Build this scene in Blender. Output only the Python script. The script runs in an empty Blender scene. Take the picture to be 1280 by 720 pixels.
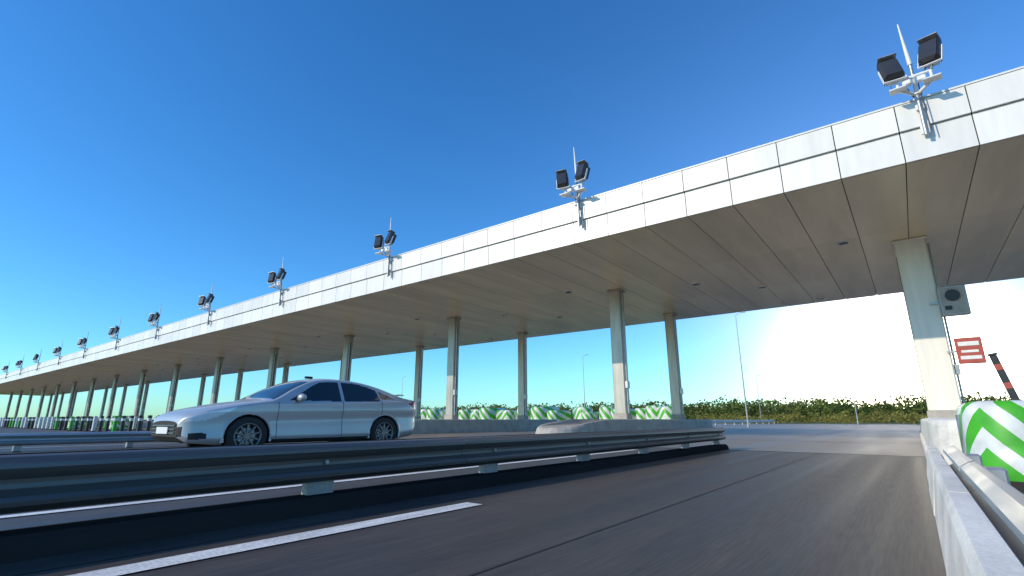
import bpy, math, random
from mathutils import Vector, Matrix
random.seed(7)
R=math.radians
scene=bpy.context.scene
# ------------------------------------------------------------ materials
def mat(name,col,rough=.6,metal=0.,nscale=3.,namt=.15,bump=0.,island=0.,stretch=(1,1,1),coat=0.,spec=.5,rvar=0.,fine=0.,fstretch=(1,1,1),leaf=False):
    m=bpy.data.materials.new(name); m.use_nodes=True
    nt=m.node_tree; b=nt.nodes['Principled BSDF']
    b.inputs['Roughness'].default_value=rough; b.inputs['Metallic'].default_value=metal
    b.inputs['Coat Weight'].default_value=coat; b.inputs['Coat Roughness'].default_value=.04
    b.inputs['Specular IOR Level'].default_value=spec
    tc=nt.nodes.new('ShaderNodeTexCoord'); mp=nt.nodes.new('ShaderNodeMapping'); mp.inputs['Scale'].default_value=stretch
    nt.links.new(tc.outputs['Object'],mp.inputs['Vector'])
    nz=nt.nodes.new('ShaderNodeTexNoise'); nz.inputs['Scale'].default_value=nscale; nz.inputs['Detail'].default_value=7; nz.inputs['Roughness'].default_value=.6
    nt.links.new(mp.outputs[0],nz.inputs['Vector'])
    mr=nt.nodes.new('ShaderNodeMapRange'); mr.inputs['From Min'].default_value=.3; mr.inputs['From Max'].default_value=.7
    mr.inputs['To Min'].default_value=1-namt; mr.inputs['To Max'].default_value=1+namt
    nt.links.new(nz.outputs['Fac'],mr.inputs['Value'])
    val=mr.outputs[0]
    if island:
        g=nt.nodes.new('ShaderNodeNewGeometry'); mi=nt.nodes.new('ShaderNodeMapRange')
        mi.inputs['To Min'].default_value=1-island; mi.inputs['To Max'].default_value=1+island
        nt.links.new(g.outputs['Random Per Island'],mi.inputs['Value'])
        mm=nt.nodes.new('ShaderNodeMath'); mm.operation='MULTIPLY'
        nt.links.new(val,mm.inputs[0]); nt.links.new(mi.outputs[0],mm.inputs[1]); val=mm.outputs[0]
    if fine:
        mp2=nt.nodes.new('ShaderNodeMapping'); mp2.inputs['Scale'].default_value=fstretch; nt.links.new(tc.outputs['Object'],mp2.inputs['Vector'])
        n2=nt.nodes.new('ShaderNodeTexNoise'); n2.inputs['Scale'].default_value=70; n2.inputs['Detail'].default_value=3
        nt.links.new(mp2.outputs[0],n2.inputs['Vector'])
        m2=nt.nodes.new('ShaderNodeMapRange'); m2.inputs['From Min'].default_value=.35; m2.inputs['From Max'].default_value=.65
        m2.inputs['To Min'].default_value=1-fine; m2.inputs['To Max'].default_value=1+fine
        nt.links.new(n2.outputs['Fac'],m2.inputs['Value'])
        mm=nt.nodes.new('ShaderNodeMath'); mm.operation='MULTIPLY'
        nt.links.new(val,mm.inputs[0]); nt.links.new(m2.outputs[0],mm.inputs[1]); val=mm.outputs[0]
    vm=nt.nodes.new('ShaderNodeVectorMath'); vm.operation='SCALE'; vm.inputs[0].default_value=col[:3]
    nt.links.new(val,vm.inputs['Scale']); nt.links.new(vm.outputs[0],b.inputs['Base Color'])
    if rvar:
        mr2=nt.nodes.new('ShaderNodeMapRange'); mr2.inputs['From Min'].default_value=.3; mr2.inputs['From Max'].default_value=.7
        mr2.inputs['To Min'].default_value=rough-rvar; mr2.inputs['To Max'].default_value=rough+rvar
        nt.links.new(nz.outputs['Fac'],mr2.inputs['Value']); nt.links.new(mr2.outputs[0],b.inputs['Roughness'])
    if bump:
        bp=nt.nodes.new('ShaderNodeBump'); bp.inputs['Strength'].default_value=bump; bp.inputs['Distance'].default_value=.02
        nt.links.new((n2 if fine else nz).outputs['Fac'],bp.inputs['Height']); nt.links.new(bp.outputs[0],b.inputs['Normal'])
    if leaf:
        tr=nt.nodes.new('ShaderNodeBsdfTranslucent'); nt.links.new(vm.outputs[0],tr.inputs['Color'])
        mx=nt.nodes.new('ShaderNodeMixShader'); mx.inputs[0].default_value=.45
        nt.links.new(b.outputs[0],mx.inputs[1]); nt.links.new(tr.outputs[0],mx.inputs[2]); nt.links.new(mx.outputs[0],nt.nodes['Material Output'].inputs[0])
    return m
M={}
M['asphalt']=mat('asphalt',(.068,.055,.045),.55,nscale=1.0,namt=.5,stretch=(2.8,.04,1),bump=.05,rvar=.12,fine=.22,fstretch=(1,.04,1),spec=.35)
M['concrete_road']=mat('apron_concrete',(.20,.165,.13),.5,nscale=.8,namt=.25,stretch=(1.5,.12,1),bump=.2,rvar=.08,fine=.1)
M['grass']=mat('grass',(.12,.13,.035),.9,nscale=.12,namt=.45,bump=.3,fine=.25)
M['paint']=mat('road_paint',(.74,.72,.68),.55,nscale=6,namt=.22,stretch=(1,.3,1),fine=.2)
M['fascia']=mat('fascia_panel',(.76,.735,.70),.38,nscale=1.2,namt=.07,island=.08,stretch=(3,3,.5))
M['soffit']=mat('soffit_panel',(.92,.78,.56),.36,metal=.22,nscale=.5,namt=.14,island=.07,stretch=(2,.3,1))
M['seam']=mat('seam_dark',(.09,.085,.08),.8)
M['roof']=mat('roof_membrane',(.45,.45,.44),.8)
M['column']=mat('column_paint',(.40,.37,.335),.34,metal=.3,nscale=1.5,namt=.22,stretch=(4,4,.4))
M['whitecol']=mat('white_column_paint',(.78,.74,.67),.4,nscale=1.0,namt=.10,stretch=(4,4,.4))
M['concrete']=mat('concrete',(.40,.37,.335),.8,nscale=2.2,namt=.22,bump=.3,fine=.12)
M['darkkerb']=mat('dark_kerb',(.032,.028,.026),.95,nscale=2.2,namt=.3,stretch=(1,.1,1),spec=.0)
M['whitewall']=mat('painted_concrete',(.76,.71,.63),.6,nscale=1.6,namt=.24,stretch=(1,1,2.5),bump=.15,fine=.08)
M['galv']=mat('galvanised_steel',(.42,.42,.42),.42,metal=.6,nscale=4,namt=.25,stretch=(1,.2,1),rvar=.12)
M['galvdark']=mat('weathered_rail_steel',(.14,.132,.125),.45,metal=.4,nscale=3,namt=.45,stretch=(1,.08,4),rvar=.12)
M['black']=mat('black_housing',(.025,.025,.028),.45,nscale=8)
M['white']=mat('white_powdercoat',(.72,.72,.72),.4,nscale=8,namt=.08)
M['lampglass']=mat('lamp_lens',(.04,.04,.045),.18,spec=.6)
M['red']=mat('red_sign_face',(.38,.07,.05),.5)
M['green']=mat('green_plastic',(.05,.40,.04),.5)
M['leaf']=mat('leaf',(.135,.165,.03),.8,nscale=.08,namt=.35,island=.3,leaf=True)
M['leaf2']=mat('shrub_leaf',(.27,.23,.045),.8,nscale=.1,namt=.35,island=.3,leaf=True)
M['bark']=mat('bark',(.10,.075,.05),.9)
M['rubber']=mat('rubber',(.02,.02,.02),.8,nscale=20)
M['carpaint']=mat('car_paint',(.47,.475,.49),.34,metal=.35,nscale=2,namt=.03,coat=.35)
M['glass']=mat('car_glass',(.012,.014,.017),.05,spec=.8)
M['chrome']=mat('alloy',(.20,.20,.21),.38,metal=.85,nscale=9,namt=.05)
M['headlight']=mat('headlight_lens',(.85,.87,.9),.08,metal=.1,coat=1)
M['tail']=mat('tail_lens',(.35,.01,.012),.15,coat=.5)
M['oil']=mat('road_patch',(.045,.04,.035),.6,nscale=2,namt=.3,fine=.25)
def chevmat():
    m=bpy.data.materials.new('chevron_green_white'); m.use_nodes=True; nt=m.node_tree; b=nt.nodes['Principled BSDF']
    b.inputs['Roughness'].default_value=.4
    uv=nt.nodes.new('ShaderNodeTexCoord'); sx=nt.nodes.new('ShaderNodeSeparateXYZ'); nt.links.new(uv.outputs['UV'],sx.inputs[0])
    def math_(op,a,bv):
        n=nt.nodes.new('ShaderNodeMath'); n.operation=op
        for i,x in enumerate((a,bv)):
            if x is None: continue
            if isinstance(x,(int,float)): n.inputs[i].default_value=x
            else: nt.links.new(x,n.inputs[i])
        return n.outputs[0]
    a=math_('SUBTRACT',sx.outputs[0],.28); a=math_('ABSOLUTE',a,None); a=math_('MULTIPLY',a,3.4)
    v=math_('MULTIPLY',sx.outputs[1],2.2); v=math_('ADD',v,a); f=math_('FRACT',v,None); g=math_('GREATER_THAN',f,.50)
    mx=nt.nodes.new('ShaderNodeMix'); mx.data_type='RGBA'; mx.inputs[6].default_value=(.74,.75,.72,1); mx.inputs[7].default_value=(.07,.44,.02,1)
    nt.links.new(g,mx.inputs[0])
    nz=nt.nodes.new('ShaderNodeTexNoise'); nz.inputs['Scale'].default_value=5; nz.inputs['Detail'].default_value=6
    nt.links.new(uv.outputs['Object'],nz.inputs['Vector'])
    mr=nt.nodes.new('ShaderNodeMapRange'); mr.inputs['From Min'].default_value=.3; mr.inputs['From Max'].default_value=.7; mr.inputs['To Min'].default_value=.72; mr.inputs['To Max'].default_value=1.05
    nt.links.new(nz.outputs[0],mr.inputs[0])
    vm=nt.nodes.new('ShaderNodeVectorMath'); vm.operation='SCALE'; nt.links.new(mx.outputs[2],vm.inputs[0]); nt.links.new(mr.outputs[0],vm.inputs['Scale'])
    nt.links.new(vm.outputs[0],b.inputs['Base Color'])
    return m
M['chev']=chevmat()
# ------------------------------------------------------------ mesh builder
class MB:
    def __init__(s): s.v=[];s.f=[];s.m=[];s.sm=[];s.mats=[];s.uv={}
    def mi(s,k):
        if k not in s.mats: s.mats.append(k)
        return s.mats.index(k)
    def add(s,vs,fs,k,smooth=False,T=None):
        o=len(s.v)
        s.v+= [tuple(T@Vector(p)) if T else tuple(p) for p in vs]
        for f in fs:
            s.f.append([i+o for i in f]); s.m.append(s.mi(k)); s.sm.append(smooth)
    def box(s,c,d,k,T=None,bev=0.):
        x,y,z=d[0]/2,d[1]/2,d[2]/2
        if bev<=0:
            vs=[(c[0]+a*x,c[1]+b*y,c[2]+e*z) for a in(-1,1) for b in(-1,1) for e in(-1,1)]
            fs=[(0,1,3,2),(4,6,7,5),(0,4,5,1),(2,3,7,6),(0,2,6,4),(1,5,7,3)]
            s.add(vs,fs,k,False,T)
        else:
            b=bev; ring=[(-x+b,-y),(x-b,-y),(x,-y+b),(x,y-b),(x-b,y),(-x+b,y),(-x,y-b),(-x,-y+b)]
            lv=[(-z,1-b/x if x>b else .5),(-z+b,1),(z-b,1),(z,1-b/x if x>b else .5)]
            vs=[]
            for zz,sc in lv:
                ex=0 if sc==1 else b
                for (px,py) in ring:
                    vs.append((c[0]+px-math.copysign(min(ex,abs(px)),px),c[1]+py-math.copysign(min(ex,abs(py)),py),c[2]+zz))
            fs=[]
            for l in range(3):
                for i in range(8):
                    j=(i+1)%8; fs.append((l*8+i,l*8+j,l*8+8+j,l*8+8+i))
            fs.append(tuple(range(7,-1,-1))); fs.append(tuple(range(24,32)))
            s.add(vs,fs,k,False,T)
    def cyl(s,p0,p1,r0,k,r1=None,n=14,T=None,smooth=True):
        if r1 is None: r1=r0
        p0=Vector(p0);p1=Vector(p1);d=(p1-p0).normalized()
        a=d.cross(Vector((0,0,1)) if abs(d.z)<.9 else Vector((1,0,0))).normalized(); b=d.cross(a)
        vs=[]
        for p,r in((p0,r0),(p1,r1)):
            for i in range(n):
                t=2*math.pi*i/n; vs.append(p+a*r*math.cos(t)+b*r*math.sin(t))
        s.add(vs,[(i,(i+1)%n,n+(i+1)%n,n+i) for i in range(n)],k,smooth,T)
        s.add(vs,[tuple(range(n-1,-1,-1)),tuple(range(n,2*n))],k,False,T)
    def extr(s,prof,y0,y1,k,seg=1,xo=0,zo=0,closed=True,smooth=False):
        n=len(prof); vs=[]
        for j in range(seg+1):
            y=y0+(y1-y0)*j/seg
            vs+=[(xo+p[0],y,zo+p[1]) for p in prof]
        fs=[]
        for j in range(seg):
            for i in range(n if closed else n-1):
                fs.append((j*n+i,j*n+(i+1)%n,(j+1)*n+(i+1)%n,(j+1)*n+i))
        if closed: fs.append(tuple(range(n))); fs.append(tuple(range(seg*n+n-1,seg*n-1,-1)))
        s.add(vs,fs,k,smooth)
    def obj(s,name,parent=None,loc=(0,0,0),rot=(0,0,0),fix=True):
        me=bpy.data.meshes.new(name); me.from_pydata(s.v,[],s.f)
        for k in s.mats: me.materials.append(M[k])
        me.polygons.foreach_set('material_index',s.m); me.polygons.foreach_set('use_smooth',s.sm)
        me.update()
        if fix:
            import bmesh
            bm=bmesh.new(); bm.from_mesh(me); bmesh.ops.recalc_face_normals(bm,faces=bm.faces); bm.to_mesh(me); bm.free()
        o=bpy.data.objects.new(name,me); scene.collection.objects.link(o); o.location=loc; o.rotation_euler=rot
        if parent: o.parent=parent
        return o
def inst(src,name,loc,rot=(0,0,0),scale=1):
    o=bpy.data.objects.new(name,src.data); scene.collection.objects.link(o); o.location=loc; o.rotation_euler=rot; o.scale=(scale,)*3
    return o
def empty(name,loc=(0,0,0)):
    e=bpy.data.objects.new(name,None); scene.collection.objects.link(e); e.location=loc; return e
def sheet(name,x0,x1,y0,y1,z,k):
    b=MB(); b.add([(x0,y0,z),(x1,y0,z),(x1,y1,z),(x0,y1,z)],[(0,1,2,3)],k); return b.obj(name)
# ------------------------------------------------------------ ground
sheet('ground',-2500,2500,-2500,2500,-.012,'grass')
sheet('asphalt_road',-150,18,-40,12.2,0.,'asphalt')
sheet('concrete_apron',-149,17.5,12.2,95,.0,'concrete_road')  # ground made paler than the road to bounce light onto the soffit
b=MB()
# painted lines
def line(x,y0,y1,w=.14,z=.006,k='paint'):
    b.add([(x-w/2,y0,z),(x+w/2,y0,z),(x+w/2,y1,z),(x-w/2,y1,z)],[(0,1,2,3)],k)
line(-2.88,-6,3.2,.17)
line(-5.05,-20,11,.12)
line(-13.4,-20,11,.12); line(-8.7,-20,11,.12)
for i in range(9): line(-17-i*3.6,-20,11,.12)
b.obj('road_markings')
# tar seams & worn tracks
b=MB()
for x,w in((-1.62,.02),(-3.3,.28)):
    b.add([(x-w/2,-6,.003),(x+w/2,-6,.003),(x+w/2,12.1,.003),(x-w/2,12.1,.003)],[(0,1,2,3)],'oil')
for y in (12.2,18.5,24.6,31,38,46,56): 
    b.add([(-149,y-.04,.004),(17,y-.04,.004),(17,y+.04,.004),(-149,y+.04,.004)],[(0,1,2,3)],'oil')
b.obj('tar_seams')
# near-black kerb (raised) left of our lane
b=MB()
prof=[(-.14,0),(-.14,.09),(-.12,.11),(.08,.11),(.12,.07),(.14,0)]
b.extr(prof,-12,12.5,'darkkerb',xo=-3.62+.02)
b.obj('kerb')
b=MB(); b.extr([(-.15,0),(-.15,.1),(-.12,.13),(.12,.13),(.15,.1),(.15,0)],-20,11,'concrete',xo=-8.25); b.obj('kerb')
# white parapet beside the near lane
b=MB(); y=1.4
while y<8.1:
    b.extr([(-.10,0),(-.085,.10),(-.055,.30),(-.035,.34),(.035,.34),(.055,.30),(.085,.10),(.10,0)],y,min(y+1.68,8.2),'whitewall',xo=.10+.004*math.sin(y*9)); y+=1.70
b.obj('concrete_barrier')
# ------------------------------------------------------------ guardrails
def wprof(h0,h1,s):  # W beam, s=+1 faces +x
    H=h1-h0; pts=[(0,0),(.03,.03),(.075,.14),(.08,.22),(.06,.30),(.012,.42),(.008,.5),(.012,.58),(.06,.70),(.08,.78),(.075,.86),(.03,.97),(0,1)]
    out=[(s*x,h0+z*H) for x,z in pts]; back=[(s*(x-.006),h0+z*H) for x,z in reversed(pts)]
    return out+back
def guardrail(name,x,y0,y1,h0,h1,s,step=2.0,k='galvdark',kp='galv',ph=0.,both=False,pw=.14):
    b=MB()
    b.extr(wprof(h0,h1,s),y0,y1,k,xo=x+s*.07,smooth=False)
    if both: b.extr(wprof(h0,h1,-s),y0,y1,k,xo=x-s*.07)
    y=y0+.3+ph
    while y<y1:
        b.box((x,y,h1/2-.01),(.10,pw,h1-.02),kp,bev=.012)
        b.box((x+s*.035,y,(h0+h1)/2),(.07,.09,(h1-h0)*.7),kp)
        b.cyl((x+s*.07,y,(h0+h1)/2),(x+s*.10,y,(h0+h1)/2),.016,kp,n=8)
        y+=step
    # lapped joints
    y=y0+3.8
    while y<y1-1:
        b.extr(wprof(h0-.003,h1+.003,s),y,y+.32,k,xo=x+s*.074); y+=4
    return b.obj(name)
guardrail('guardrail',-3.68,-8,12.6,.20,.48,1,ph=.0,both=True,pw=.22,kp='concrete')
guardrail('guardrail',-15.2,-20,11,.12,.38,1,k='galv')
guardrail('guardrail',.32,.6,6.9,.12,.40,-1,step=1.5,k='galv',kp='galv',ph=.3)
# ------------------------------------------------------------ canopy
HS=6.3; HF=7.72; Y0,Y1=13.6,28.5; XL,XR=-165,17
can=empty('toll_plaza_canopy')
b=MB(); b.box(((XL+XR)/2,(Y0+Y1)/2+.0,HS+.55),(XR-XL-.1,Y1-Y0-.2,1.0),'seam'); b.box(((XL+XR)/2,(Y0+Y1)/2,HF-.12),(XR-XL-.1,Y1-Y0-.2,.1),'roof'); b.obj('roof_slab',can)
b=MB(); pw=1.25; x=XR; mid=HS+.76
while x>XL:
    b.box((x-pw/2,Y0+.03,(HS+mid)/2),(pw-.022,.06,mid-HS-.018),'fascia')
    b.box((x-pw/2,Y0-.02,(mid+HF)/2),(pw-.022,.10,HF-mid-.012),'fascia')
    b.box((x-pw/2,Y1-.03,(HS+HF)/2),(pw-.022,.06,HF-HS),'fascia'); x-=pw
b.box(((XL+XR)/2,Y0+.12,(HS+HF)/2),(XR-XL,.08,HF-HS-.04),'seam')
b.box(((XL+XR)/2,Y0+.06,HF+.02),(XR-XL,.3,.04),'white')
b.obj('fascia',can)
b=MB(); x=XR
cuts=[Y0+.07,Y0+5.1,Y0+10.0,Y1-.08]
while x>XL:
    for a,c in zip(cuts,cuts[1:]):
        b.box((x-pw*.5,(a+c)/2,HS+.02),(pw-.022,c-a-.010,.036),'soffit')
    x-=pw
b.obj('soffit',can)
b=MB()
colx=[11,.75]+[-9.75-10.15*i for i in range(15)]
for cx in colx:
    for cy,w in((20.1,.80 if cx>-5 else .56),(26.6,.52)):
        d=w*.75
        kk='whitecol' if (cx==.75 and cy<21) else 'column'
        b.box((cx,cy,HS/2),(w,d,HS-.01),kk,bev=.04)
        b.box((cx,cy,HS-.05),(w+.10,d+.10,.08),kk,bev=.015)
        b.box((cx,cy,.78),(w+.08,d+.08,.3),'concrete',bev=.03)
        for sgn in(-1,1):
            b.box((cx+sgn*(w/2+.002),cy,HS/2+.3),(.02,w*.16,HS-1.6),'seam')
        b.cyl((cx+w/2+.05,cy-.1,.9),(cx+w/2+.05,cy-.1,HS-.2),.03,'galv',n=8)
        b.box((cx+w/2+.07,cy-.1,2.1),(.12,.22,.3),'galv',bev=.01)
b.obj('columns',can)
b=MB()
for cx in colx:
    for dx,cy in((-5.1,23.3),(-3.4,27.3),(-1.7,18.8),(-7.2,21)):
        b.cyl((cx+dx,cy,HS-.07),(cx+dx,cy,HS+.004),.17,'white',r1=.20,n=20); b.cyl((cx+dx,cy,HS-.085),(cx+dx,cy,HS-.07),.14,'lampglass',n=20)
b.obj('downlights',can)
# ------------------------------------------------------------ floodlight masts
def flood():
    b=MB()
    b.box((0,-.06,-.75),(.16,.06,.30),'white',bev=.01)
    b.box((0,-.06,-.22),(.16,.06,.14),'white',bev=.01)
    b.cyl((0,-.13,-.95),(0,-.13,.9),.04,'galv',r1=.035)
    b.cyl((0,-.13,.85),(-.05,-.13,2.0),.05,'white',r1=.014,n=10)
    b.cyl((0,-.13,.05),(0,-.13,.12),.10,'white')
    FY=-.48
    b.cyl((-.32,FY+.06,.38),(.32,FY+.06,.38),.032,'white')
    b.cyl((0,-.13,.32),(0,FY+.04,.38),.04,'white'); b.cyl((0,-.13,-.02),(0,FY+.08,.36),.025,'white')
    for s in(-1,1):
        b.cyl((0,-.13,.06),(s*.30,FY+.04,.14),.04,'white'); b.cyl((s*.30,FY+.04,.14),(s*.30,FY+.04,.38),.03,'white')
        b.box((s*.30,FY,.13),(.32,.24,.04),'white',bev=.012)
        b.box((s*.13,FY+.06,.26),(.16,.14,.12),'white',bev=.02)
        T=Matrix.Translation((s*.36,FY-.02,.72+.05*s))@Matrix.Rotation(R(-14*s),4,'Z')@Matrix.Rotation(R(-16),4,'X')@Matrix.Rotation(R(5*s),4,'Y')
        b.box((0,0,0),(.38,.22,.58),'black',T=T,bev=.05)
        b.box((0,-.112,0),(.30,.012,.46),'lampglass',T=T)
        b.box((0,-.06,.305),(.36,.26,.02),'galv',T=T)
        for i in range(7):
            b.box((-.15+i*.05,.15,0),(.014,.10,.44),'black',T=T)
        b.box((0,.13,-.2),(.24,.16,.12),'galv',T=T,bev=.01)
        for q in(-1,1):
            b.box((q*.21,.02,-.12),(.018,.05,.40),'white',T=T)
        b.box((0,.02,-.33),(.44,.05,.018),'white',T=T)
        b.cyl((s*.32,FY+.06,.38),(s*.35,FY+.02,.55),.03,'galv')
    b.cyl((.10,-.15,-.9),(.06,-.15,.3),.012,'black',n=6); b.cyl((.06,-.15,.3),(.28,FY+.05,.55),.012,'black',n=6)
    b.cyl((-.06,-.15,.0),(-.25,FY+.05,.5),.012,'black',n=6)
    b.cyl((-.42,-.05,.42),(-.42,-.05,.75),.008,'galv',n=6)
    return b
fl=flood().obj('floodlight_mast',loc=(1.2,Y0-.07,HF)); fl.rotation_euler=(0,0,R(-4))
random.seed(3)
for x in[-7.7,-17.5,-27,-36.4,-46,-56,-66.5,-77,-88,-99,-110,-121,-132]:
    inst(fl,'floodlight_mast',(x,Y0-.07,HF),(0,R(random.uniform(-2,2)),R(random.uniform(-6,14))),random.uniform(.95,1.05))
# ------------------------------------------------------------ islands
def island(name,cx,y0,y1,rad,h0,h1,k):
    b=MB(); n=14; base=[]
    for i in range(n+1):
        t=math.pi+math.pi*i/n; base.append((math.cos(t),math.sin(t)*1.5,0,y0+1.5*rad))
    for i in range(1,9): base.append((1,0,0,y0+1.5*rad+(y1-y0-2.5*rad)*i/8))
    for i in range(1,n): 
        t=math.pi*i/n; base.append((math.cos(t),math.sin(t),0,y1-rad))
    for i in range(8,0,-1): base.append((-1,0,0,y0+1.5*rad+(y1-y0-2.5*rad)*i/8))
    vs=[]; N=len(base)
    for r,zf,dz in((rad+.06,0,0),(rad+.05,0,.14),(rad,0,.17),(rad-.05,1,-.08),(rad-.09,1,-.02),(rad-.17,1,0)):
        for(ux,uy,_,yc) in base:
            y=yc+uy*r; t=min(1,max(0,(y-y0)/2.6)); t=t*t*(3-2*t); h=h0+(h1-h0)*t
            vs.append((cx+ux*r,y,zf*h+dz))
    fs=[]
    for l in range(5):
        for i in range(N): j=(i+1)%N; fs.append((l*N+i,l*N+j,(l+1)*N+j,(l+1)*N+i))
    b.add(vs,fs,k,False); b.add([vs[5*N+i] for i in range(N)],[tuple(range(N))],k)
    return b.obj(name)
island('toll_island',.95,8.3,30,.85,.66,.70,'whitewall')
for cx in colx[2:]+[11]:
    island('toll_island',cx,14.2,30,.95,.40,.68,'concrete')
# crash cushions with chevrons
def cushion(r,h,L):
    me=bpy.data.meshes.new('crash_cushion'); n=32; vs=[];uv=[];fs=[]
    pts=[(-r,L,-.3)]+[(r*math.cos(math.pi+math.pi*i/n),r*math.sin(math.pi+math.pi*i/n),i/n) for i in range(n+1)]+[(r,L,1.3)]
    lv=[(0,0,1.03),(.08,.08,1.03),(.08,.08,1.),(h*.5,.5,.99),(h*.84,.82,.97),(h*.93,.92,.92),(h*.98,.98,.82),(h,1,.68)]
    for z,v,s in lv:
        for x,y,u in pts: vs.append((x*s,y*s if y<L-.01 else y,z)); uv.append((u,v))
    P=len(pts); mi=[]
    for l in range(len(lv)-1):
        for i in range(P-1): fs.append((l*P+i,l*P+i+1,(l+1)*P+i+1,(l+1)*P+i)); mi.append(1 if l<2 else 0)
    fs.append(tuple((len(lv)-1)*P+i for i in range(P))); mi.append(2)
    fs.append(tuple([l*P for l in range(len(lv))]+[l*P+P-1 for l in reversed(range(len(lv)))])); mi.append(2)
    me.from_pydata(vs,[],fs); 
    for k in('chev','rubber','green'): me.materials.append(M[k])
    me.polygons.foreach_set('material_index',mi)
    ul=me.uv_layers.new()
    for p in me.polygons:
        p.use_smooth=p.material_index==0
        for li in p.loop_indices: ul.data[li].uv=uv[me.loops[li].vertex_index]
    o=bpy.data.objects.new('crash_cushion',me); scene.collection.objects.link(o); return o
c0=cushion(.38,.84,.9); c0.location=(.76,7.35,.0)
random.seed(21)
for cx in colx[2:]:
    if cx<-25:
        inst(c0,'crash_cushion',(cx,13.0,0),(0,0,.0),1.15); inst(c0,'crash_cushion',(cx+.1,10.4,0),(0,0,.2),.9)
for i in range(48):
    x=-17.6-i*1.7-(1.5 if i>6 else 0)-(2 if i>15 else 0)
    inst(c0,'crash_cushion',(x,45.2+random.random()*3,0),(0,0,random.uniform(-.5,1.2)),random.uniform(1.7,2.5))
# bollards
b=MB(); random.seed(5)
for i in range(80):
    x=-17-i*1.25
    for y in(8.6,11.6):
        h=.86; b.cyl((x,y,0),(x,y,.05),.18,'rubber',n=10); b.cyl((x,y,.05),(x,y,h),.09,random.choice(['green','black','white','black']),n=10)
        b.cyl((x,y,h*.7),(x,y,h*.85),.096,'white',n=10)
b.obj('traffic_bollards')
# ------------------------------------------------------------ signs on first column
s=empty('lane_signal',(1.45,19.6,4.1))
b=MB(); b.box((0,0,0),(.66,.22,.90),'galv',bev=.03); b.box((0,-.115,0),(.56,.02,.8),'concrete')
b.cyl((0,-.20,.14),(0,-.12,.14),.17,'black',n=20); b.cyl((0,-.13,.14),(0,-.125,.14),.13,'lampglass',n=20); b.box((-.3,.15,0),(.5,.06,.06),'galv'); b.box((-.14,-.13,-.22),(.16,.02,.12),'black'); b.obj('housing',s)
s=empty('toll_sign',(1.56,19.6,2.6))
b=MB(); b.box((0,0,0),(.60,.06,.76),'red',bev=.02); b.box((0,-.034,.2),(.46,.012,.12),'white'); b.box((0,-.034,-.02),(.38,.012,.07),'white'); b.box((0,-.034,-.2),(.46,.012,.10),'white'); b.box((-.25,.12,0),(.5,.05,.06),'galv'); b.obj('panel',s)
# barrier gate raised
g=empty('barrier_gate',(2.25,19.0,.0))
b=MB(); b.box((0,0,.45),(.36,.30,.9),'black',bev=.03); b.box((0,0,.93),(.40,.34,.06),'galv',bev=.02); b.cyl((0,-.17,.78),(0,-.28,.78),.09,'galv'); b.obj('cabinet',g)
b=MB(); T=Matrix.Translation((0,-.26,.70))@Matrix.Rotation(R(-11),4,'Y')
b.box((0,0,.80),(.16,.07,1.75),'black',T=T,bev=.02)
for i in range(3): b.box((0,-.038,.35+i*.5),(.15,.006,.16),'red',T=T)
b.box((0,0,1.70),(.20,.10,.06),'black',T=T,bev=.01)
b.obj('boom',g)
# ------------------------------------------------------------ street lamps
def lamp(h):
    b=MB(); b.cyl((0,0,0),(0,0,.5),.11,'galv'); b.cyl((0,0,.5),(0,0,h),.07,'galv',r1=.035,n=10)
    b.cyl((0,0,h-.05),(.5,0,h+.12),.03,'galv',n=8); b.box((.65,0,h+.13),(.42,.18,.07),'galv',bev=.02)
    return b
l0=lamp(10).obj('street_lamp',loc=(-11.5,48,0))
for p,rz in(((-7,95,0),.4),((-38,66,0),.3),((-26,120,0),.5),((-90,75,0),.1)):
    inst(l0,'street_lamp',p,(0,0,rz))
guardrail('guardrail',-18.5,50,95,.3,.65,1,step=4,k='galv')
guardrail('guardrail',3.5,38,95,.3,.65,-1,step=4,k='galv')
# ------------------------------------------------------------ vegetation
def foliage(name,items,k,trunks=True):
    b=MB()
    vs=[];fs=[]
    for(x,y,h,w,n,q) in items:
        if trunks: b.cyl((x,y,0),(x,y,h*.6),.16,'bark',r1=.06,n=5)
        lob=[(random.uniform(-.3,.3)*w,random.uniform(-.3,.3)*w,random.uniform(.25,.8)*h,random.uniform(.22,.42)*w) for _ in range(6)]
        for _ in range(n):
            lx,ly,lz,lr=random.choice(lob)
            d=Vector((random.gauss(0,1),random.gauss(0,1),random.gauss(0,1))).normalized()*lr*random.uniform(.6,1.08)
            c=Vector((x+lx,y+ly,lz))+Vector((d.x,d.y,d.z*(h/w)*.8)); c.z=max(c.z,.15)
            a=Vector((random.gauss(0,1),random.gauss(0,1),random.gauss(0,1))).normalized(); e=a.orthogonal().normalized(); s=q*random.uniform(.6,1.3)
            o=len(vs); vs+=[c+a*s,c+e*s*.7,c-a*s*.8,c-e*s*.7]; fs.append((o,o+1,o+2,o+3))
    b.add(vs,fs,k); return b.obj(name,fix=False)
random.seed(11)
it=[]
for i in range(1200):
    x=random.uniform(-420,120); y=random.uniform(150,190)+abs(x)*.05
    it.append((x,y,random.uniform(5.2,7.4),random.uniform(4.5,8),90,.42))
foliage('distant_tree_line',it,'leaf')
it=[]
for i in range(900):
    x=random.uniform(-170,60); y=random.uniform(98,145)
    it.append((x,y,random.uniform(1.0,2.3),random.uniform(2,4.5),45,.22))
foliage('shrubs',it,'leaf2',False)
it=[]
for i in range(110):
    x=random.uniform(-170,-18); it.append((x,random.uniform(51,58),random.uniform(1.1,2.0),random.uniform(1.4,2.8),100,.14))
foliage('shrubs',it,'leaf',False)
b=MB(); n=60; vs=[];fs=[]
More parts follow.
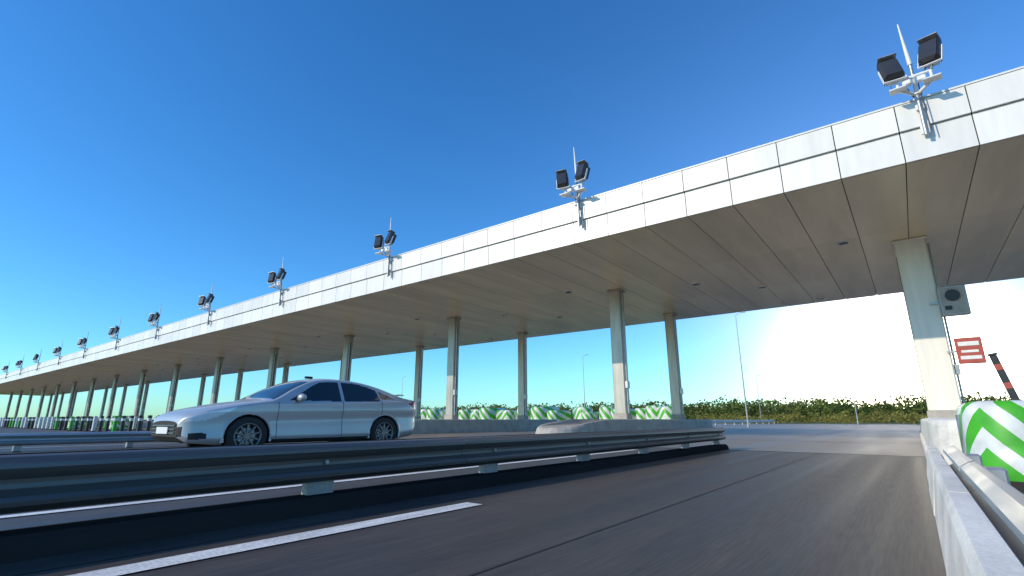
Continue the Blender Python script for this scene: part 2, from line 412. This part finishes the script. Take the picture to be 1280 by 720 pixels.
for i in range(n+1):
    x=-900+1500*i/n; h=5.5+2.0*math.sin(i*.37)+1.0*math.sin(i*1.1); vs+=[(x,330,-.1),(x,420,h),(x,520,-.1)]
for i in range(n): 
    for j in range(2): fs.append((i*3+j,i*3+j+1,i*3+4+j,i*3+3+j))
b.add(vs,fs,'leaf',True); b.obj('hills')
# ------------------------------------------------------------ car
def interp(t,pts):
    if t<=pts[0][0]: return pts[0][1]
    for (a,va),(c,vc) in zip(pts,pts[1:]):
        if t<=c:
            u=(t-a)/(c-a); return va+(vc-va)*u
    return pts[-1][1]
def smooth_interp(t,pts):
    n=len(pts)
    if t<=pts[0][0]: return pts[0][1]
    if t>=pts[-1][0]: return pts[-1][1]
    for i in range(n-1):
        if pts[i][0]<=t<=pts[i+1][0]:
            x0,y0=pts[i];x1,y1=pts[i+1]; u=(t-x0)/(x1-x0)
            m0=(y1-pts[i-1][1])/(x1-pts[i-1][0]) if i>0 else (y1-y0)/(x1-x0)
            m1=(pts[i+2][1]-y0)/(pts[i+2][0]-x0) if i<n-2 else (y1-y0)/(x1-x0)
            h=x1-x0
            return (2*u**3-3*u*u+1)*y0+(u**3-2*u*u+u)*h*m0+(-2*u**3+3*u*u)*y1+(u**3-u*u)*h*m1
L=4.75
TOP=[(0,.60),(.04,.68),(.14,.745),(.4,.83),(.9,.935),(1.28,1.0),(1.45,1.07),(1.75,1.25),(2.08,1.40),(2.4,1.465),(2.8,1.475),(3.2,1.445),(3.6,1.36),(4.0,1.23),(4.25,1.155),(4.5,1.115),(4.66,1.08),(4.72,.96),(4.75,.78)]
BOT=[(0,.34),(.12,.24),(.5,.2),(4.1,.2),(4.55,.26),(4.75,.38)]
WID=[(0,.58),(.05,.67),(.15,.755),(.35,.84),(.8,.895),(1.6,.905),(2.6,.915),(3.7,.905),(4.2,.87),(4.55,.80),(4.7,.70),(4.75,.60)]
def belt(s): return .87+.035*s
def prin(poly,x,y):
    c=False; j=len(poly)-1
    for i in range(len(poly)):
        if (poly[i][1]>y)!=(poly[j][1]>y) and x<(poly[j][0]-poly[i][0])*(y-poly[i][1])/(poly[j][1]-poly[i][1])+poly[i][0]: c=not c
        j=i
    return c
WF=.95; WR=3.72; WRad=.335
win1=[(1.62,.975),(1.86,1.12),(2.12,1.285),(2.30,1.365),(2.66,1.39),(2.66,.985)]
win2=[(2.73,.985),(2.73,1.392),(3.0,1.383),(3.3,1.325),(3.52,1.25),(3.60,1.05),(3.56,1.005)]
win3=[(3.62,1.05),(3.58,1.225),(3.80,1.155),(3.98,1.07)]
head=[(.05,.58),(.11,.70),(.36,.775),(.76,.845),(.56,.71),(.3,.60)]
tail=[(4.36,1.0),(4.75,1.04),(4.75,.84),(4.55,.86)]
def car():
    st=[i*L/210 for i in range(211)]
    seams=[1.42,2.695,3.62]
    for q in seams: st+= [q-.006,q+.006]
    st+= [.008,.02,L-.008,L-.02]
    st=sorted(set(st)); K1,K2,K3=30,24,18
    rows=[]
    for s in st:
        zt=smooth_interp(s,TOP); zb=interp(s,BOT); w=smooth_interp(s,WID)
        zs=min(belt(s),zt-.07); zr=max(zs+.004,zt-.075); row=[(0,zb),(w*.5,zb)]
        for i in range(K1+1):
            u=i/K1; z=zb+(zs-zb)*u
            cr=.72+.028*s   # character crease height
            x=w*(1-.10*(1-min(1,u*5))**2-.012*math.cos((z-.55)*9)-.05*max(0,(z-cr)/.25)**1.3)
            if z<cr: x-=w*.02*math.exp(-((z-(cr-.16))/.09)**2)*min(1,max(0,(s-.9)/.6))
            row.append((x,z))
        xs=row[-1][0]
        tum=.50
        for i in range(1,K2+1):
            u=i/K2; z=zs+(zr-zs)*u
            x=xs-.012*min(1,u*8)*(1 if zr-zs>.03 else 0)-(z-zs)*tum-(z-zs)**2*.12; row.append((x,z))
        xr=row[-1][0]
        for i in range(1,K3+1):
            t=math.pi/2*i/K3; row.append((xr*math.cos(t)**.85 if i<K3 else 0,zr+(zt-zr)*math.sin(t)**.9))
        rows.append(row)
    P=len(rows[0]); b=MB(); vs=[]; 
    for s,row in zip(st,rows):
        for x,z in row: vs.append((x,s,z))
    nb=len(vs)
    for s,row in zip(st,rows):
        for x,z in row: vs.append((-x,s,z))
    groups={}
    def keyf(sc,xc,zc,ip,row):
        if ip<2: return 'rubber'
        for q in(WF,WR):
            if (sc-q)**2+(zc-WRad)**2<.375**2 and xc>.45 and zc<.75: return None
        side=ip<2+K1+K2
        if side:
            for p in(win1,win2,win3):
                if prin(p,sc,zc): return 'glass'
            if prin(head,sc,zc): return 'headlight'
            if prin(tail,sc,zc): return 'tail'
            for q in seams:
                if abs(sc-q)<.0065 and .3<zc<(belt(sc)+.02): return 'rubber'
            if zc<.27 and .9<sc<3.9: return 'rubber'
            if sc<.05 and .34<zc<.5: return 'rubber'
            if sc<.35 and .30<zc<.40 and sc>.12: return 'rubber'
        else:
            if 1.36<sc<2.06 and xc<row[2+K1+K2][0]*.93: return 'glass'
            if 3.22<sc<4.1 and xc<row[2+K1+K2][0]*.90: return 'glass'
        return 'carpaint'
    for j in range(len(st)-1):
        for i in range(P-1):
            a=j*P+i; f=(a,a+1,a+P+1,a+P)
            sc=(st[j]+st[j+1])/2; xc=(rows[j][i][0]+rows[j][i+1][0])/2; zc=(rows[j][i][1]+rows[j+1][i+1][1])/2
            k=keyf(sc,xc,zc,i,rows[j])
            if k: groups.setdefault(k,[]).extend([f,tuple(q+nb for q in reversed(f))])
    b.v=[tuple(v) for v in vs]
    for k,fs in groups.items():
        for f in fs: b.f.append(list(f)); b.m.append(b.mi(k)); b.sm.append(True)
    for idx,k in((0,'rubber'),(len(st)-1,'carpaint')):
        loop=[idx*P+i for i in range(P)]+[nb+idx*P+i for i in reversed(range(1,P-1))]
        b.f.append(loop); b.m.append(b.mi(k)); b.sm.append(False)
    for z in(.40,.46,.52): b.box((0,-.006,z),(1.0,.02,.02),'chrome')
    b.box((0,-.02,.44),(.5,.015,.11),'white')
    b.box((0,L+.01,.60),(.5,.015,.11),'white')
    for q in(WF,WR):
        for sg in(-1,1):
            n=30; w=smooth_interp(q,WID)
            for i in range(n):
                t0=math.pi*(-.08+1.16*i/n); t1=math.pi*(-.08+1.16*(i+1)/n)
                pr=[]
                for t in(t0,t1):
                    c,sn=math.cos(t),math.sin(t)
                    pr.append([(sg*(w-.30),q+c*.37,WRad+sn*.37),(sg*(w*.988-.02),q+c*.372,WRad+sn*.372),(sg*(w*.99+.006),q+c*.378,WRad+sn*.378),(sg*(w*.985+.002),q+c*.412,WRad+sn*.412),(sg*(w*.985-.03),q+c*.418,WRad+sn*.418)])
                v=pr[0]+pr[1]; b.add(v,[(0,1,6,5)],'rubber'); b.add(v,[(1,2,7,6),(2,3,8,7),(3,4,9,8)],'carpaint',True)
            b.box((sg*(w-.36),q,WRad+.06),(.1,.74,.6),'rubber')
    for sg in(-1,1):
        x=sg*.99
        vs2=[];fs2=[];n1,n2=8,12
        for i in range(n1+1):
            a=math.pi*i/n1
            for j in range(n2):
                t=2*math.pi*j/n2; vs2.append((x+.115*math.sin(a)*math.cos(t),1.78+.07*math.sin(a)*math.sin(t),1.03+.075*math.cos(a)))
        for i in range(n1):
            for j in range(n2): fs2.append((i*n2+j,i*n2+(j+1)%n2,(i+1)*n2+(j+1)%n2,(i+1)*n2+j))
        b.add(vs2,fs2,'carpaint',True)
        b.box((sg*.90,1.76,.985),(.12,.05,.04),'rubber')
        for hs in(2.55,3.45): b.box((sg*.905,hs,.86),(.035,.17,.028),'carpaint',bev=.008)
    b.box((0,4.36,1.19),(1.1,.20,.025),'carpaint',bev=.01)
    b.box((0,2.4,1.50),(.06,.16,.05),'rubber',bev=.01)
    return b
cr=empty('car')
cb=car().obj('body',cr,fix=True)
def wheel():
    b=MB(); n=40; r=WRad
    prof=[(-.10,.20),(-.105,.27),(-.095,.315),(-.07,r),(.07,r),(.095,.315),(.105,.27),(.10,.215)]
    vs=[];P=len(prof)
    for i in range(n):
        t=2*math.pi*i/n
        for x,rr in prof: vs.append((x,rr*math.cos(t),rr*math.sin(t)))
    b.add(vs,[(i*P+j,i*P+j+1,((i+1)%n)*P+j+1,((i+1)%n)*P+j) for i in range(n) for j in range(P-1)],'rubber',True)
    prof=[(.10,.225),(.108,.215),(.09,.20),(.02,.195)]; P=4; vs=[]
    for i in range(n):
        t=2*math.pi*i/n
        for x,rr in prof: vs.append((x,rr*math.cos(t),rr*math.sin(t)))
    b.add(vs,[(i*P+j,i*P+j+1,((i+1)%n)*P+j+1,((i+1)%n)*P+j) for i in range(n) for j in range(P-1)],'chrome',True)
    b.cyl((.0,0,0),(.02,0,0),.2,'black',n=30); b.cyl((.02,0,0),(.085,0,0),.06,'chrome',r1=.05,n=20); b.cyl((.02,0,0),(.045,0,0),.14,'galv',n=30)
    for i in range(10):
        T=Matrix.Rotation(2*math.pi*i/10,4,'X'); b.box((.072,0,.125),(.025,.032,.16),'chrome',T=T,bev=.006)
    return b
w0=wheel().obj('wheel_front_left',cr,loc=(.80,WF,WRad),fix=True)
for nm,x,y,rz in(('wheel_front_right',-.80,WF,math.pi),('wheel_rear_left',.80,WR,0),('wheel_rear_right',-.80,WR,math.pi)):
    o=inst(w0,nm,(x,y,WRad),(0,0,rz)); o.parent=cr
cr.location=(-10.85,3.55,.0); cr.scale=(1.06,1.14,1.06)
# ------------------------------------------------------------ light
sd=Vector((-.42,-.80,.42)).normalized()
sl=bpy.data.lights.new('sun','SUN'); sl.energy=3.7; sl.angle=R(.5); sl.color=(1,.88,.70)
so=bpy.data.objects.new('sun',sl); scene.collection.objects.link(so); so.rotation_euler=sd.to_track_quat('Z','Y').to_euler()
w=bpy.data.worlds.new('World'); scene.world=w; w.use_nodes=True; nt=w.node_tree; bg=nt.nodes['Background']; out=nt.nodes['World Output']
sky=nt.nodes.new('ShaderNodeTexSky'); sky.sky_type='NISHITA'; sky.sun_disc=False; sky.sun_elevation=math.asin(sd.z); sky.sun_rotation=math.atan2(sd.x,sd.y)
sky.dust_density=.3; sky.ozone_density=2.0; sky.air_density=1.0
hs=nt.nodes.new('ShaderNodeHueSaturation'); hs.inputs['Saturation'].default_value=1.22
tn=nt.nodes.new('ShaderNodeVectorMath'); tn.operation='MULTIPLY'; tn.inputs[1].default_value=(.56,1.12,1.50)
nt.links.new(sky.outputs[0],hs.inputs['Color']); nt.links.new(hs.outputs[0],tn.inputs[0]); nt.links.new(tn.outputs[0],bg.inputs[0]); bg.inputs[1].default_value=.15
# glow of a low sun painted into the sky, away from the sun lamp
tc=nt.nodes.new('ShaderNodeTexCoord'); dp=nt.nodes.new('ShaderNodeVectorMath'); dp.operation='DOT_PRODUCT'
gd=Vector((-0.01,1,math.tan(R(4.5)))).normalized(); dp.inputs[1].default_value=gd
nt.links.new(tc.outputs['Generated'],dp.inputs[0])
last=bg.outputs[0]
for n,colr,stg in((240,(1,.86,.60),9.),(50,(1,.60,.22),1.2),(8,(.9,.75,.5),.10)):
    cl=nt.nodes.new('ShaderNodeMath'); cl.operation='MAXIMUM'; cl.inputs[1].default_value=0; nt.links.new(dp.outputs['Value'],cl.inputs[0])
    pw_=nt.nodes.new('ShaderNodeMath'); pw_.operation='POWER'; pw_.inputs[1].default_value=n; nt.links.new(cl.outputs[0],pw_.inputs[0])
    ml=nt.nodes.new('ShaderNodeMath'); ml.operation='MULTIPLY'; ml.inputs[1].default_value=stg; nt.links.new(pw_.outputs[0],ml.inputs[0])
    b2=nt.nodes.new('ShaderNodeBackground'); b2.inputs[0].default_value=(*colr,1); nt.links.new(ml.outputs[0],b2.inputs[1])
    ad=nt.nodes.new('ShaderNodeAddShader'); nt.links.new(last,ad.inputs[0]); nt.links.new(b2.outputs[0],ad.inputs[1]); last=ad.outputs[0]
nt.links.new(last,out.inputs[0])
# ------------------------------------------------------------ camera
cd=bpy.data.cameras.new('camera'); co=bpy.data.objects.new('camera',cd); scene.collection.objects.link(co)
cd.sensor_width=36; cd.lens=17.55; cd.clip_start=.05; cd.clip_end=4000
co.location=(0,0,.65); co.rotation_euler=(R(90+14.8),0,R(38)); scene.camera=co
scene.view_settings.view_transform='Standard'; scene.view_settings.look='None'; scene.view_settings.exposure=0
